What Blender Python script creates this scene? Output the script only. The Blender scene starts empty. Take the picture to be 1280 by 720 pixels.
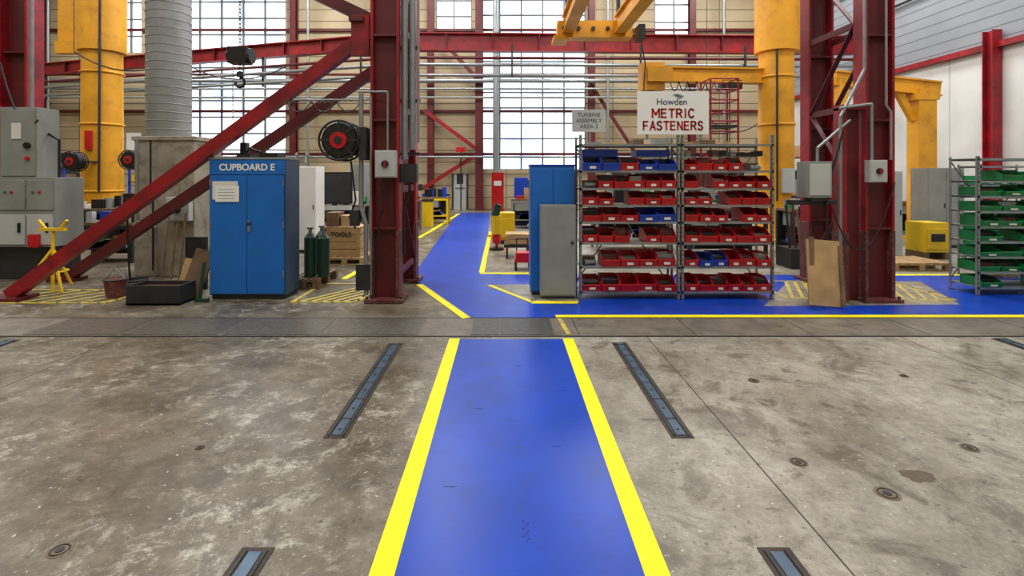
import bpy, math, random
import bmesh
from mathutils import Vector, Matrix
random.seed(7)
CH=1.65; FP=640.0; VX=632.0; VY=218.0
def F(px,py):
    d=FP*CH/(py-VY); return ((px-VX)/FP*d, d)
def X(px,d): return (px-VX)/FP*d
def Z(py,d): return CH-(py-VY)/FP*d
def lin(c):
    r=[]
    for v in c:
        v=v/255.0
        r.append(v/12.92 if v<=0.04045 else ((v+0.055)/1.055)**2.4)
    return (r[0],r[1],r[2],1)
# ---------------- materials ----------------
def mat(name,col,rough=0.5,metal=0.0,var=0.15,scale=3.0,bump=0.0,dirt=None,dirt_amt=0.5,coat=0.0,spec=0.5):
    m=bpy.data.materials.new(name); m.use_nodes=True
    nt=m.node_tree; b=nt.nodes['Principled BSDF']
    tc=nt.nodes.new('ShaderNodeTexCoord')
    n=nt.nodes.new('ShaderNodeTexNoise'); n.inputs['Scale'].default_value=scale; n.inputs['Detail'].default_value=6
    nt.links.new(tc.outputs['Object'],n.inputs['Vector'])
    r=nt.nodes.new('ShaderNodeValToRGB')
    c=lin(col)
    r.color_ramp.elements[0].position=0.3; r.color_ramp.elements[1].position=0.7
    r.color_ramp.elements[0].color=(c[0]*(1-var),c[1]*(1-var),c[2]*(1-var),1)
    r.color_ramp.elements[1].color=(min(1,c[0]*(1+var)),min(1,c[1]*(1+var)),min(1,c[2]*(1+var)),1)
    nt.links.new(n.outputs['Fac'],r.inputs['Fac'])
    out=r.outputs['Color']
    if dirt:
        n2=nt.nodes.new('ShaderNodeTexNoise'); n2.inputs['Scale'].default_value=scale*2.3; n2.inputs['Detail'].default_value=9
        n2.inputs['Roughness'].default_value=0.7
        nt.links.new(tc.outputs['Object'],n2.inputs['Vector'])
        r2=nt.nodes.new('ShaderNodeValToRGB'); r2.color_ramp.elements[0].position=0.62-0.25*dirt_amt; r2.color_ramp.elements[1].position=0.72
        r2.color_ramp.elements[1].color=(dirt_amt+0.3,)*3+(1,)
        nt.links.new(n2.outputs['Fac'],r2.inputs['Fac'])
        mx=nt.nodes.new('ShaderNodeMixRGB'); nt.links.new(r2.outputs['Color'],mx.inputs[0])
        nt.links.new(out,mx.inputs[1]); mx.inputs[2].default_value=lin(dirt); out=mx.outputs[0]
    nt.links.new(out,b.inputs['Base Color'])
    b.inputs['Roughness'].default_value=rough; b.inputs['Metallic'].default_value=metal; b.inputs['Specular IOR Level'].default_value=spec
    if coat: b.inputs['Coat Weight'].default_value=coat; b.inputs['Coat Roughness'].default_value=0.15
    if bump:
        bp=nt.nodes.new('ShaderNodeBump'); bp.inputs['Strength'].default_value=bump; bp.inputs['Distance'].default_value=0.01
        nt.links.new(n.outputs['Fac'],bp.inputs['Height']); nt.links.new(bp.outputs['Normal'],b.inputs['Normal'])
    return m
def emis(name,col,s):
    m=bpy.data.materials.new(name); m.use_nodes=True; nt=m.node_tree
    b=nt.nodes['Principled BSDF']; b.inputs['Base Color'].default_value=(0.6,0.6,0.6,1); b.inputs['Roughness'].default_value=0.2
    tc=nt.nodes.new('ShaderNodeTexCoord'); n=nt.nodes.new('ShaderNodeTexNoise'); n.inputs['Scale'].default_value=0.45; n.inputs['Detail'].default_value=5
    nt.links.new(tc.outputs['Object'],n.inputs['Vector'])
    r=nt.nodes.new('ShaderNodeValToRGB'); c=lin(col)
    r.color_ramp.elements[0].position=0.36;r.color_ramp.elements[1].position=0.56
    r.color_ramp.elements[0].color=(c[0]*.32,c[1]*.40,c[2]*.50,1); r.color_ramp.elements[1].color=c
    nt.links.new(n.outputs['Fac'],r.inputs['Fac']); nt.links.new(r.outputs['Color'],b.inputs['Emission Color'])
    b.inputs['Emission Strength'].default_value=s
    return m
def ribbed(name,col,axis='Z',period=0.4,rough=0.6,joint=0.7,w=0.06,period2=0,axis2='X'):
    m=bpy.data.materials.new(name); m.use_nodes=True; nt=m.node_tree; N=nt.nodes; L=nt.links
    b=N['Principled BSDF']; tc=N.new('ShaderNodeTexCoord'); sp=N.new('ShaderNodeSeparateXYZ'); L.new(tc.outputs['Object'],sp.inputs[0])
    def lines(ax,per,wd):
        d=N.new('ShaderNodeMath'); d.operation='DIVIDE'; L.new(sp.outputs[ax],d.inputs[0]); d.inputs[1].default_value=per
        f=N.new('ShaderNodeMath'); f.operation='FRACT'; L.new(d.outputs[0],f.inputs[0])
        l=N.new('ShaderNodeMath'); l.operation='LESS_THAN'; L.new(f.outputs[0],l.inputs[0]); l.inputs[1].default_value=wd
        return l.outputs[0]
    a=lines(axis,period,w)
    if period2:
        a2=lines(axis2,period2,w*period/period2)
        mxx=N.new('ShaderNodeMath'); mxx.operation='MAXIMUM'; L.new(a,mxx.inputs[0]); L.new(a2,mxx.inputs[1]); a=mxx.outputs[0]
    n=N.new('ShaderNodeTexNoise'); n.inputs['Scale'].default_value=0.8; n.inputs['Detail'].default_value=5; L.new(tc.outputs['Object'],n.inputs['Vector'])
    r=N.new('ShaderNodeValToRGB'); c=lin(col)
    r.color_ramp.elements[0].color=(c[0]*.7,c[1]*.7,c[2]*.68,1); r.color_ramp.elements[1].color=(min(1,c[0]*1.2),min(1,c[1]*1.2),min(1,c[2]*1.2),1)
    L.new(n.outputs['Fac'],r.inputs['Fac'])
    mx=N.new('ShaderNodeMixRGB'); mx.inputs[0].default_value=0; L.new(a,mx.inputs[0]); L.new(r.outputs[0],mx.inputs[1]); mx.inputs[2].default_value=(c[0]*joint*.6,c[1]*joint*.6,c[2]*joint*.6,1)
    L.new(mx.outputs[0],b.inputs['Base Color']); b.inputs['Roughness'].default_value=rough
    bp=N.new('ShaderNodeBump'); bp.invert=True; bp.inputs['Strength'].default_value=0.6; bp.inputs['Distance'].default_value=0.02
    L.new(a,bp.inputs['Height']); L.new(bp.outputs[0],b.inputs['Normal'])
    return m
def concrete():
    m=bpy.data.materials.new('concrete_floor'); m.use_nodes=True; nt=m.node_tree; N=nt.nodes; L=nt.links
    b=N['Principled BSDF']; tc=N.new('ShaderNodeTexCoord'); O=tc.outputs['Object']
    def noise(s,d=8,ro=0.6,dist=0,off=None):
        n=N.new('ShaderNodeTexNoise'); n.inputs['Scale'].default_value=s; n.inputs['Detail'].default_value=d; n.inputs['Roughness'].default_value=ro; n.inputs['Distortion'].default_value=dist
        if off:
            mp=N.new('ShaderNodeMapping'); mp.inputs['Location'].default_value=off[0]; mp.inputs['Scale'].default_value=off[1]; L.new(O,mp.inputs[0]); L.new(mp.outputs[0],n.inputs['Vector'])
        else: L.new(O,n.inputs['Vector'])
        return n.outputs['Fac']
    def ramp(f,a,b_,ca,cb):
        r=N.new('ShaderNodeValToRGB'); r.color_ramp.elements[0].position=a; r.color_ramp.elements[1].position=b_
        r.color_ramp.elements[0].color=ca; r.color_ramp.elements[1].color=cb; L.new(f,r.inputs[0]); return r.outputs[0]
    def mix(f,a,b_,mode='MIX'):
        x=N.new('ShaderNodeMixRGB'); x.blend_type=mode
        for i,v in enumerate((f,a,b_)):
            if isinstance(v,(int,float)): x.inputs[i].default_value=v
            elif isinstance(v,tuple): x.inputs[i].default_value=v
            else: L.new(v,x.inputs[i])
        return x.outputs[0]
    def mul(a,c):
        x=N.new('ShaderNodeMath'); x.operation='MULTIPLY'; x.use_clamp=True; L.new(a,x.inputs[0])
        if isinstance(c,(int,float)): x.inputs[1].default_value=c
        else: L.new(c,x.inputs[1])
        return x.outputs[0]
    W=(1,1,1,1);K=(0,0,0,1)
    def g(v): return (v,v,v,1)
    sp=N.new('ShaderNodeSeparateXYZ'); L.new(O,sp.inputs[0])
    mr=N.new('ShaderNodeMapRange'); mr.inputs[1].default_value=-0.8; mr.inputs[2].default_value=0.4; L.new(sp.outputs[0],mr.inputs[0])
    baseR=ramp(noise(1.1,8,.65),0.34,0.66,lin((116,109,94)),lin((164,158,143)))
    baseL=ramp(noise(1.5,8,.7),0.36,0.64,lin((76,66,50)),lin((124,115,97)))
    base=mix(mr.outputs[0],baseL,baseR)
    base=mix(1.0,base,ramp(noise(9,10,0.8),0.3,0.72,g(0.55),g(1.32)),'MULTIPLY')
    base=mix(1.0,base,ramp(noise(45,6,0.75),0.3,0.72,g(0.72),g(1.22)),'MULTIPLY')
    wm=ramp(noise(5,14,0.88,0.3),0.51,0.59,K,W)
    area=ramp(noise(0.8,4,.6,0,((3.1,1.7,0),(1,1,1))),0.42,0.58,g(0.12),W)
    inv=N.new('ShaderNodeMath'); inv.operation='SUBTRACT'; inv.use_clamp=True; inv.inputs[0].default_value=1.0; L.new(mr.outputs[0],inv.inputs[1])
    base=mix(mul(mul(mul(wm,area),inv.outputs[0]),0.8),base,lin((190,186,172)))
    base=mix(mul(mul(ramp(noise(3,12,0.8,0.2,((7,3,0),(1,.6,1))),0.5,0.62,K,W),mr.outputs[0]),0.35),base,lin((184,181,170)))
    base=mix(ramp(noise(1.7,10,0.75,0.6,((1.3,5.2,0),(1,1,1))),0.52,0.62,K,g(.7)),base,lin((72,64,49)))
    base=mix(ramp(noise(4.5,8,0.7,0.3,((9.3,2.2,0),(1,1,1))),0.60,0.66,K,g(.65)),base,lin((64,57,44)))
    base=mix(ramp(noise(22,4,0.5),0.66,0.70,K,g(.7)),base,lin((50,45,37)))
    base=mix(ramp(noise(34,3,0.5,0,((2,2,0),(1,1,1))),0.68,0.71,K,g(.7)),base,lin((205,202,194)))
    base=mix(ramp(noise(3,6,0.6,0.3,((0,0,0),(9,.5,1))),0.66,0.70,K,g(.3)),base,lin((60,54,45)))
    L.new(base,b.inputs['Base Color'])
    rr=ramp(noise(1.7,8,.7),0.35,0.65,g(.25),g(.5)); L.new(rr,b.inputs['Roughness'])
    bp=N.new('ShaderNodeBump'); bp.inputs['Strength'].default_value=0.15; bp.inputs['Distance'].default_value=0.01; L.new(noise(30),bp.inputs['Height']); L.new(bp.outputs[0],b.inputs['Normal'])
    return m
M=dict(
 conc=concrete(),
 blueF=mat('blue_floor_paint',(2,60,170),0.34,var=0.16,scale=2.2,bump=0.06,dirt=(10,52,132),dirt_amt=0.35,spec=0.35),
 scuff=mat('dark_blue_scuff',(12,38,112),0.5,var=0.1,spec=.3),
 yelF=mat('yellow_line_paint',(244,226,8),0.5,var=0.06,scale=4,dirt=(196,176,30),dirt_amt=0.15,spec=.3),
 yelW=mat('worn_yellow_line_paint',(205,180,60),0.55,var=0.1,scale=4,dirt=(135,126,104),dirt_amt=0.8),
 red=mat('red_steel_paint',(140,12,24),0.45,var=0.35,scale=2,dirt=(78,14,18),dirt_amt=0.6),
 redD=mat('dark_red_steel_paint',(86,12,18),0.5,var=0.3,scale=3),
 rust=mat('scuffed_steel_base',(92,36,34),0.6,var=0.35,scale=6,dirt=(120,105,95),dirt_amt=0.5),
 yel=mat('crane_yellow_paint',(216,152,20),0.5,var=0.2,scale=1.2,dirt=(160,110,30),dirt_amt=0.4),
 yelB=mat('bright_yellow_paint',(222,184,20),0.4,var=0.1),
 duct=mat('galvanised_duct',(146,149,148),0.45,0.4,var=0.15,scale=4),
 galv=mat('galvanised_steel',(142,147,148),0.4,0.6,var=0.12,scale=8),
 gpaint=mat('grey_cabinet_paint',(134,137,131),0.45,var=0.12),
 frame=mat('window_frame_grey',(96,102,106),0.5,0.2,var=0.1),
 lgrey=mat('light_grey_paint',(178,181,177),0.45,var=0.08),
 dgrey=mat('dark_grey_metal',(46,47,48),0.5,0.3,var=0.25,scale=6),
 black=mat('black_rubber',(14,14,15),0.45,var=0.2),
 pier=mat('pier_plaster',(150,143,126),0.7,var=0.2,scale=2,dirt=(92,84,70),dirt_amt=0.6,bump=0.2),
 bluec=mat('blue_cabinet_paint',(12,100,182),0.38,var=0.08),
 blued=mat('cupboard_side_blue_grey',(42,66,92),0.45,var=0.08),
 blueb=mat('blue_plastic',(16,62,172),0.38,var=0.15,scale=5),
 redb=mat('red_plastic',(184,16,22),0.38,var=0.2,scale=6),
 greenb=mat('green_plastic',(12,126,62),0.38,var=0.2,scale=6),
 greyb=mat('grey_plastic',(110,116,120),0.4,var=0.1),
 green=mat('gas_bottle_green',(22,60,44),0.35,var=0.1),
 white=mat('white_panel',(230,230,224),0.5,var=0.03),
 paper=mat('paper',(212,210,200),0.7,var=0.04),
 wood=mat('pine_wood',(172,140,96),0.65,var=0.2,scale=5),
 woodD=mat('old_wood',(108,84,60),0.7,var=0.25,scale=5),
 sred=mat('sign_red',(165,14,28),0.5,var=0.02),
 sblu=mat('sign_blue',(25,60,100),0.5,var=0.02),
 plate=mat('checker_plate',(96,91,82),0.4,0.35,var=0.3,scale=25,bump=0.6),
 plateD=mat('dark_checker_plate',(76,75,72),0.4,0.4,var=0.35,scale=40,bump=0.7),
 strip=mat('channel_concrete',(108,101,88),0.5,var=0.25,scale=3,bump=0.2,dirt=(70,64,53),dirt_amt=0.6),
 slotI=mat('slot_insert',(72,92,112),0.4,0.4,var=0.25,scale=8),
 slotF=mat('slot_frame',(58,48,40),0.6,0.3,var=0.4,scale=12),
 stain=mat('oil_stain',(80,68,52),0.5,var=0.2,scale=16),
 anchor=mat('anchor_ring',(104,92,74),0.5,0.3,var=0.3,scale=20),
 glass=emis('daylight_glazing',(236,246,255),2.3),
 beige=ribbed('beige_cladding',(176,158,126),'Z',0.55,0.6,0.6,0.08,5.0,'X'),
 greyclad=ribbed('grey_corrugated_cladding',(140,146,154),'Z',0.3,0.5,0.85,0.12),
 whitecl=ribbed('white_lining_panel',(214,216,214),'Y',2.4,0.5,0.9,0.012),
 ceil=ribbed('ceiling_cladding',(140,140,138),'X',0.5,0.6,0.8,0.1),
)
# ---------------- mesh builder ----------------
class B:
    def __init__(s): s.v=[];s.f=[];s.m=[];s.ml=[];s.sm=[]
    def mi(s,k):
        if k not in s.ml: s.ml.append(k)
        return s.ml.index(k)
    def add(s,vs,fs,k,smooth=False):
        o=len(s.v); s.v+= [tuple(v) for v in vs]; i=s.mi(k)
        for f in fs: s.f.append([o+a for a in f]); s.m.append(i); s.sm.append(smooth)
    def box(s,x0,x1,y0,y1,z0,z1,k):
        vs=[(x0,y0,z0),(x1,y0,z0),(x1,y1,z0),(x0,y1,z0),(x0,y0,z1),(x1,y0,z1),(x1,y1,z1),(x0,y1,z1)]
        s.add(vs,[(0,3,2,1),(4,5,6,7),(0,1,5,4),(1,2,6,5),(2,3,7,6),(3,0,4,7)],k)
    def frame(s,p0,p1,up=None):
        p0=Vector(p0);p1=Vector(p1);d=(p1-p0).normalized()
        u=Vector(up) if up else (Vector((0,1,0)) if abs(d.y)<0.9 else Vector((0,0,1)))
        a=d.cross(u).normalized(); b=a.cross(d).normalized(); return p0,p1,a,b
    def beam(s,p0,p1,w,h,k,up=None):
        p0,p1,a,b=s.frame(p0,p1,up)
        vs=[]
        for p in (p0,p1):
            for sa,sb in ((-1,-1),(1,-1),(1,1),(-1,1)): vs.append(p+a*sa*w/2+b*sb*h/2)
        s.add(vs,[(0,1,2,3),(7,6,5,4),(0,4,5,1),(1,5,6,2),(2,6,7,3),(3,7,4,0)],k)
    def ibeam(s,p0,p1,w,h,k,t=0.025,up=None):
        p0,p1,a,b=s.frame(p0,p1,up)
        for sg in (-1,1):
            o=b*sg*(h/2-t/2); s.beam(p0+o,p1+o,w,t,k,up)
        s.beam(p0,p1,t,h-2*t,k,up)
    def cyl(s,p0,p1,r,k,seg=16,r2=None):
        p0,p1,a,b=s.frame(p0,p1); r2=r if r2 is None else r2
        vs=[]
        for p,rr in ((p0,r),(p1,r2)):
            for i in range(seg):
                t=2*math.pi*i/seg; vs.append(p+a*math.cos(t)*rr+b*math.sin(t)*rr)
        s.add(vs,[(i,i+seg,(i+1)%seg+seg,(i+1)%seg) for i in range(seg)],k,True)
        s.add(vs[:seg],[tuple(range(seg))],k); s.add(vs[seg:],[tuple(reversed(range(seg)))],k)
    def tor(s,c,R,r,k,ax='y',seg=20,ts=8,sx=1.0):
        vs=[]
        for i in range(seg):
            t=2*math.pi*i/seg
            for j in range(ts):
                q=2*math.pi*j/ts; rr=R+r*math.cos(q); a=rr*math.cos(t)*sx; b=rr*math.sin(t); z=r*math.sin(q)
                p={'y':(a,z,b),'x':(z,a,b),'z':(a,b,z)}[ax]
                vs.append((c[0]+p[0],c[1]+p[1],c[2]+p[2]))
        s.add(vs,[(i*ts+j,((i+1)%seg)*ts+j,((i+1)%seg)*ts+(j+1)%ts,i*ts+(j+1)%ts) for i in range(seg) for j in range(ts)],k,True)
    def prism(s,pts,z0,z1,k):
        n=len(pts); vs=[(p[0],p[1],z0) for p in pts]+[(p[0],p[1],z1) for p in pts]
        s.add(vs,[tuple(reversed(range(n))),tuple(range(n,2*n))]+[(i,(i+1)%n,(i+1)%n+n,i+n) for i in range(n)],k)
    def path(s,pts,r,k,seg=8):
        for a,b in zip(pts[:-1],pts[1:]): s.cyl(a,b,r,k,seg)
    def sag(s,p,q,drop,r,k,n=10):
        p=Vector(p);q=Vector(q); pts=[]
        for i in range(n+1):
            t=i/n; v=p.lerp(q,t); v.z-=drop*4*t*(1-t); pts.append(v)
        s.path(pts,r,k,6)
    def done(s,name,bevel=0.0,parent=None):
        me=bpy.data.meshes.new(name); me.from_pydata(s.v,[],s.f)
        for k in s.ml: me.materials.append(M[k])
        for p,mi,sm in zip(me.polygons,s.m,s.sm): p.material_index=mi; p.use_smooth=sm
        me.update(); o=bpy.data.objects.new(name,me); bpy.context.scene.collection.objects.link(o)
        bm=bmesh.new(); bm.from_mesh(me); bmesh.ops.recalc_face_normals(bm,faces=bm.faces); bm.to_mesh(me); bm.free()
        if bevel:
            md=o.modifiers.new('bevel','BEVEL'); md.width=bevel; md.segments=2; md.limit_method='ANGLE'
        if parent: o.parent=parent
        return o
def text(body,x,y,z,size,k,parent=None,bold=0.0,name='lettering',align='CENTER',rz=0):
    c=bpy.data.curves.new(name,'FONT'); c.body=body; c.size=size; c.align_x=align; c.align_y='CENTER'; c.extrude=0.001; c.offset=bold
    c.materials.append(M[k]); o=bpy.data.objects.new(name,c); o.location=(x,y,z); o.rotation_euler=(math.pi/2,0,rz)
    bpy.context.scene.collection.objects.link(o)
    if parent: o.parent=parent
    return o
# bold block letters made of strokes (for the big sign)
GL={'M':[[(0,0),(0,1)],[(0,1),(.5,.35)],[(.5,.35),(1,1)],[(1,1),(1,0)]],'E':[[(0,0),(0,1)],[(0,1),(.85,1)],[(0,.52),(.75,.52)],[(0,0),(.85,0)]],
'T':[[(.5,0),(.5,1)],[(0,1),(1,1)]],'R':[[(0,0),(0,1)],[(0,1),(.6,1)],[(.6,1),(.9,.85)],[(.9,.85),(.9,.65)],[(.9,.65),(.6,.48)],[(.6,.48),(0,.48)],[(.5,.48),(.95,0)]],
'I':[[(.5,0),(.5,1)]],'C':[[(.92,.85),(.65,1)],[(.65,1),(.3,1)],[(.3,1),(0,.7)],[(0,.7),(0,.3)],[(0,.3),(.3,0)],[(.3,0),(.65,0)],[(.65,0),(.92,.15)]],
'F':[[(0,0),(0,1)],[(0,1),(.85,1)],[(0,.5),(.72,.5)]],'A':[[(0,0),(.5,1)],[(.5,1),(1,0)],[(.2,.32),(.8,.32)]],
'S':[[(.88,.85),(.65,1)],[(.65,1),(.28,1)],[(.28,1),(.05,.8)],[(.05,.8),(.2,.57)],[(.2,.57),(.72,.45)],[(.72,.45),(.92,.22)],[(.92,.22),(.68,0)],[(.68,0),(.25,0)],[(.25,0),(0,.15)]],
'N':[[(0,0),(0,1)],[(0,1),(.95,0)],[(.95,0),(.95,1)]]}
def blocktext(body,xc,y,zc,h,width,k,parent,sw):
    wd={'I':.35,'M':1.1}; tot=sum(wd.get(c,.85) for c in body)+.38*(len(body)-1); u=width/tot; x=xc-width/2; b=B()
    for c in body:
        w=wd.get(c,.85)*u
        for p,q in GL[c]:
            P=Vector((x+p[0]*w,y,zc-h/2+p[1]*h)); Q=Vector((x+q[0]*w,y,zc-h/2+q[1]*h)); e=(Q-P).normalized()*sw*.4
            b.beam(P-e,Q+e,sw,.003,k)
        x+=w+.38*u
    return b.done('lettering',parent=parent)
# ---------------- shell ----------------
XL,XR,YB,YF,ZT=-23.0,12.5,-6.0,24.0,12.0
b=B(); b.box(XL,XR,YB,YF,-0.2,0,'conc'); b.done('floor')
b=B(); b.box(XL,XR,YB,YF,ZT,ZT+0.2,'ceil'); b.done('ceiling')
b=B(); b.box(XL-0.2,XL,YB,YF,0,ZT,'beige'); b.done('wall_left')
b=B(); b.box(XL,XR,YB-0.2,YB,0,ZT,'beige'); b.done('wall_back')
b=B(); b.box(XR,XR+0.2,YB,YF,0,4.9,'whitecl'); b.box(XR,XR+0.2,YB,YF,4.9,ZT,'greyclad'); b.done('wall_right')
wins=[(X(222,24),X(358,24),Z(208,24),11.3),(X(598,24),X(732,24),Z(212,24),11.3),(X(148,24),X(178,24),Z(66,24),11.3),(X(545,24),X(590,24),Z(40,24),11.3),(X(818,24),X(868,24),Z(50,24),11.3)]
wins.sort()
b=B(); x=XL
for (a,c,z0,z1) in wins:
    b.box(x,a,YF,YF+0.25,0,ZT,'beige'); b.box(a,c,YF,YF+0.25,0,z0,'beige'); b.box(a,c,YF,YF+0.25,z1,ZT,'beige'); x=c
b.box(x,XR,YF,YF+0.25,0,ZT,'beige'); b.done('wall_front')
for i,(a,c,z0,z1) in enumerate(wins):
    b=B(); b.box(a,c,YF+0.12,YF+0.14,z0,z1,'glass')
    nx=max(2,round((c-a)/1.0))
    for j in range(nx+1):
        xx=a+(c-a)*j/nx; w=0.07 if 0<j<nx else 0.1
        b.box(xx-w/2,xx+w/2,YF+0.02,YF+0.11,z0,z1,'frame')
    nz=max(2,round((z1-z0)/0.75))
    for j in range(nz+1):
        zz=z0+(z1-z0)*j/nz; b.box(a,c,YF+0.04,YF+0.10,zz-0.035,zz+0.035,'frame')
    b.done('window_%d'%(i+1))
b=B()
for zz in (2.6,4.6,8.4): b.box(XL,XR,YF-0.12,YF-0.01,zz-0.06,zz+0.06,'redD')
b.done('trim_1')
b=B()
for px in (52,366,538,740,866): 
    xx=X(px,23.6); b.ibeam((xx,23.7,0),(xx,23.7,ZT),0.28,0.3,'redD')
xx=X(599,23.5); b.ibeam((xx,23.6,0),(xx,23.6,ZT),0.36,0.35,'redD')
b.beam((X(530,23.5),23.5,Z(138,23.5)),(X(598,23.5),23.5,Z(188,23.5)),0.18,0.12,'red')
b.beam((X(528,23.5),23.5,Z(236,23.5)),(X(598,23.5),23.5,Z(192,23.5)),0.18,0.12,'red')
b.beam((X(598,23.5),23.5,Z(100,23.5)),(X(550,23.5),23.5,Z(48,23.5)),0.18,0.12,'redD')
b.beam((X(735,23.5),23.5,Z(100,23.5)),(X(800,23.5),23.5,Z(200,23.5)),0.14,0.12,'redD')
b.done('wall_steel_frame')
b=B()
for py,r,k in ((100,0.10,'galv'),(92,0.06,'redD'),(110,0.05,'galv'),(121,0.05,'gpaint'),(196,0.05,'galv')):
    zz=Z(py,23); b.cyl((XL,23.2,zz),(9.5,23.2,zz),r,k,8)
for px in (620,385,205,480,760,905,60,130): b.cyl((X(px,23),23.0,0),(X(px,23),23.0,11.95),0.14 if px==620 else 0.06,'galv',10)
b.done('wall_pipework')
b=B()
for yy in (13.0,20.0): b.ibeam((XR-0.15,yy,0),(XR-0.15,yy,5.3 if yy<15 else 11.95),0.25,0.28,'red')
b.box(XR-0.16,XR-0.02,YB,YF,4.85,5.0,'red'); b.done('wall_rail_frame')
b=B()
for zz in (7.0,8.2): b.cyl((XR-0.1,0,zz),(XR-0.1,YF,zz),0.04,'dgrey',8)
b.done('wall_conduit')
def girderI(p0,p1,name,h=0.5):
    b=B(); b.ibeam(p0,p1,0.3,h,'red',0.04,(0,0,1)); 
    P0=Vector(p0);P1=Vector(p1); n=int((P1-P0).length/1.5)
    for i in range(1,n):
        q=P0.lerp(P1,i/n); b.beam(q-Vector((0,0,h/2-0.04)),q+Vector((0,0,h/2-0.04)),0.03,0.28,'redD')
    return b.done(name)
zg=6.15
girderI((X(20,22.5),22.5,zg),(X(452,17.6),17.6,zg),'crane_runway_girder',0.5)
girderI((X(500,17.4),17.4,zg),(12.2,17.9,zg),'crane_runway_girder',0.62)
b=B()
for dz,r,k in ((-0.62,0.05,'redD'),(-0.85,0.06,'galv'),(-1.2,0.05,'galv')):
    b.cyl((X(20,22.5),22.1,zg+dz),(X(500,17.4),17.0,zg+dz),r,k,8); b.cyl((X(500,17.4),17.0,zg+dz),(12.2,17.3,zg+dz),r,k,8)
for px,d in ((60,22.0),(200,20.3),(330,18.8),(452,17.4),(520,17.0),(640,17.0),(800,17.1),(930,17.2)):
    b.box(X(px,d)-0.03,X(px,d)+0.03,d-0.12,d-0.06,zg-1.3,zg-0.2,'dgrey')
b.done('service_pipes')
# ---------------- floor markings ----------------
b=B(); b.box(-0.457,0.572,-3,5.12,0.0,0.003,'blueF'); b.done('blue_walkway')
b=B()
b.prism([F(586,397),F(694,397),F(700,393.5),(12.3,6.05),(12.3,8.4),(0.0,8.4),F(604,342),F(613,266),F(572,266),F(518,342),F(524,357)],0,0.003,'blueF'); b.done('blue_walkway')
b=B()
x,y=F(658,668)
for i in range(9):
    xx=x+.012*math.sin(i*2.1); yy=y-.05+i*.017; b.prism([(xx-.004-.004*(i%3),yy-.006),(xx+.005,yy-.004),(xx+.004+.003*(i%2),yy+.006),(xx-.005,yy+.005)],.003,.0036,'scuff')
for sx,sy in ((-.2,3.6),(.3,3.1),(.1,4.4),(-.3,2.7),(.42,3.9)):
    b.prism([(sx-.03,sy),(sx+.02,sy-.006),(sx+.05,sy+.004),(sx,sy+.007)],.003,.0036,'scuff')
b.done('paint_scuff')
b=B()
b.prism([F(604,356),F(722,356),F(724,379),F(664,379)],0.003,0.005,'conc')
b.prism([F(985,352),F(1150,352),F(1200,381),F(955,383)],0.003,0.005,'conc')
b.done('bare_concrete_bay')
def strip(b,p,q,w,k='yelF',z0=0.004,z1=0.007,world=False):
    if not world: p=F(*p); q=F(*q)
    P=Vector((p[0],p[1],0));Q=Vector((q[0],q[1],0)); n=(Q-P).normalized(); n=Vector((-n.y,n.x,0))*w/2
    b.prism([tuple(P+n)[:2],tuple(P-n)[:2],tuple(Q-n)[:2],tuple(Q+n)[:2]],z0,z1,k)
b=B(); b.box(-0.562,-0.457,-3,5.13,0,0.006,'yelF'); b.box(0.572,0.677,-3,5.13,0,0.006,'yelF')
strip(b,(583,398),(524,356),0.1); b.box(0.58,12.3,5.9,5.99,0.0,0.007,'yelF'); strip(b,(699,399),(711,419),0.05,'yelW',z1=0.012)
strip(b,(612,357),(665,378),0.05,z0=.005,z1=.008); b.prism([F(664,380),F(664,377),F(722,377),F(722,380)],0.005,0.008,'yelF')
strip(b,(430,349),(470,327),0.1,); strip(b,(470,327),(540,288),0.1); strip(b,(540,288),(574,267),0.12)
strip(b,(613,290),(602,341),0.09); strip(b,(600,342),(662,342),0.1)
strip(b,(1090,344),(1275,344),0.1)
strip(b,(613,290),(640,290),0.12)
b.done('yellow_line_marking')
b=B()
def hatch(x0,x1,y0,y1,n,sl,w=0.06):
    for (p,q) in (((x0,y0),(x1,y0)),((x1,y0),(x1,y1)),((x1,y1),(x0,y1)),((x0,y1),(x0,y0))): strip(b,p,q,w,'yelW',world=True)
    for i in range(n):
        xa=x0+(x1-x0)*(i+.5)/n; xb=max(x0,min(x1,xa+sl)); t=(xb-xa)/sl
        strip(b,(xa,y0),(xb,y0+(y1-y0)*t),w,'yelW',world=True)
hatch(-2.75,-1.9,6.6,7.7,6,0.7); hatch(-6.9,-5.1,6.55,7.3,7,0.5,.05); hatch(5.15,5.9,6.7,7.7,5,0.5,.045); hatch(3.75,4.55,6.8,7.9,6,0.5,.045)
b.done('hatched_floor_marking')
b=B(); b.box(-9.5,12.3,5.22,5.86,0,0.004,'strip')
b.box(-9.5,12.3,5.2,5.225,0,0.006,'dgrey'); b.box(-9.5,12.3,5.86,5.88,0,0.006,'dgrey')
for x0,x1,k in ((-0.36,-0.065,'plateD'),(-0.055,0.50,'plateD'),(-1.9,-0.9,'plate'),(-2.92,-1.93,'plate'),(-3.95,-2.95,'plate'),(-4.95,-3.98,'plate')):
    b.box(x0,x1,5.25,5.84,0.0,0.009,k)
for i in range(10):
    xx=0.75+i*1.2; b.box(xx,xx+0.008,5.24,5.84,0,0.006,'dgrey')
b.done('floor_channel_cover')
b=B(); b.box(1.43,1.437,-3,5.2,0,0.0015,'slotF'); b.box(-3.9,-3.895,-3,5.2,0,0.0015,'slotF'); b.box(4.0,4.005,-3,5.2,0,0.0015,'slotF')
b.done('floor_joint')
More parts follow.
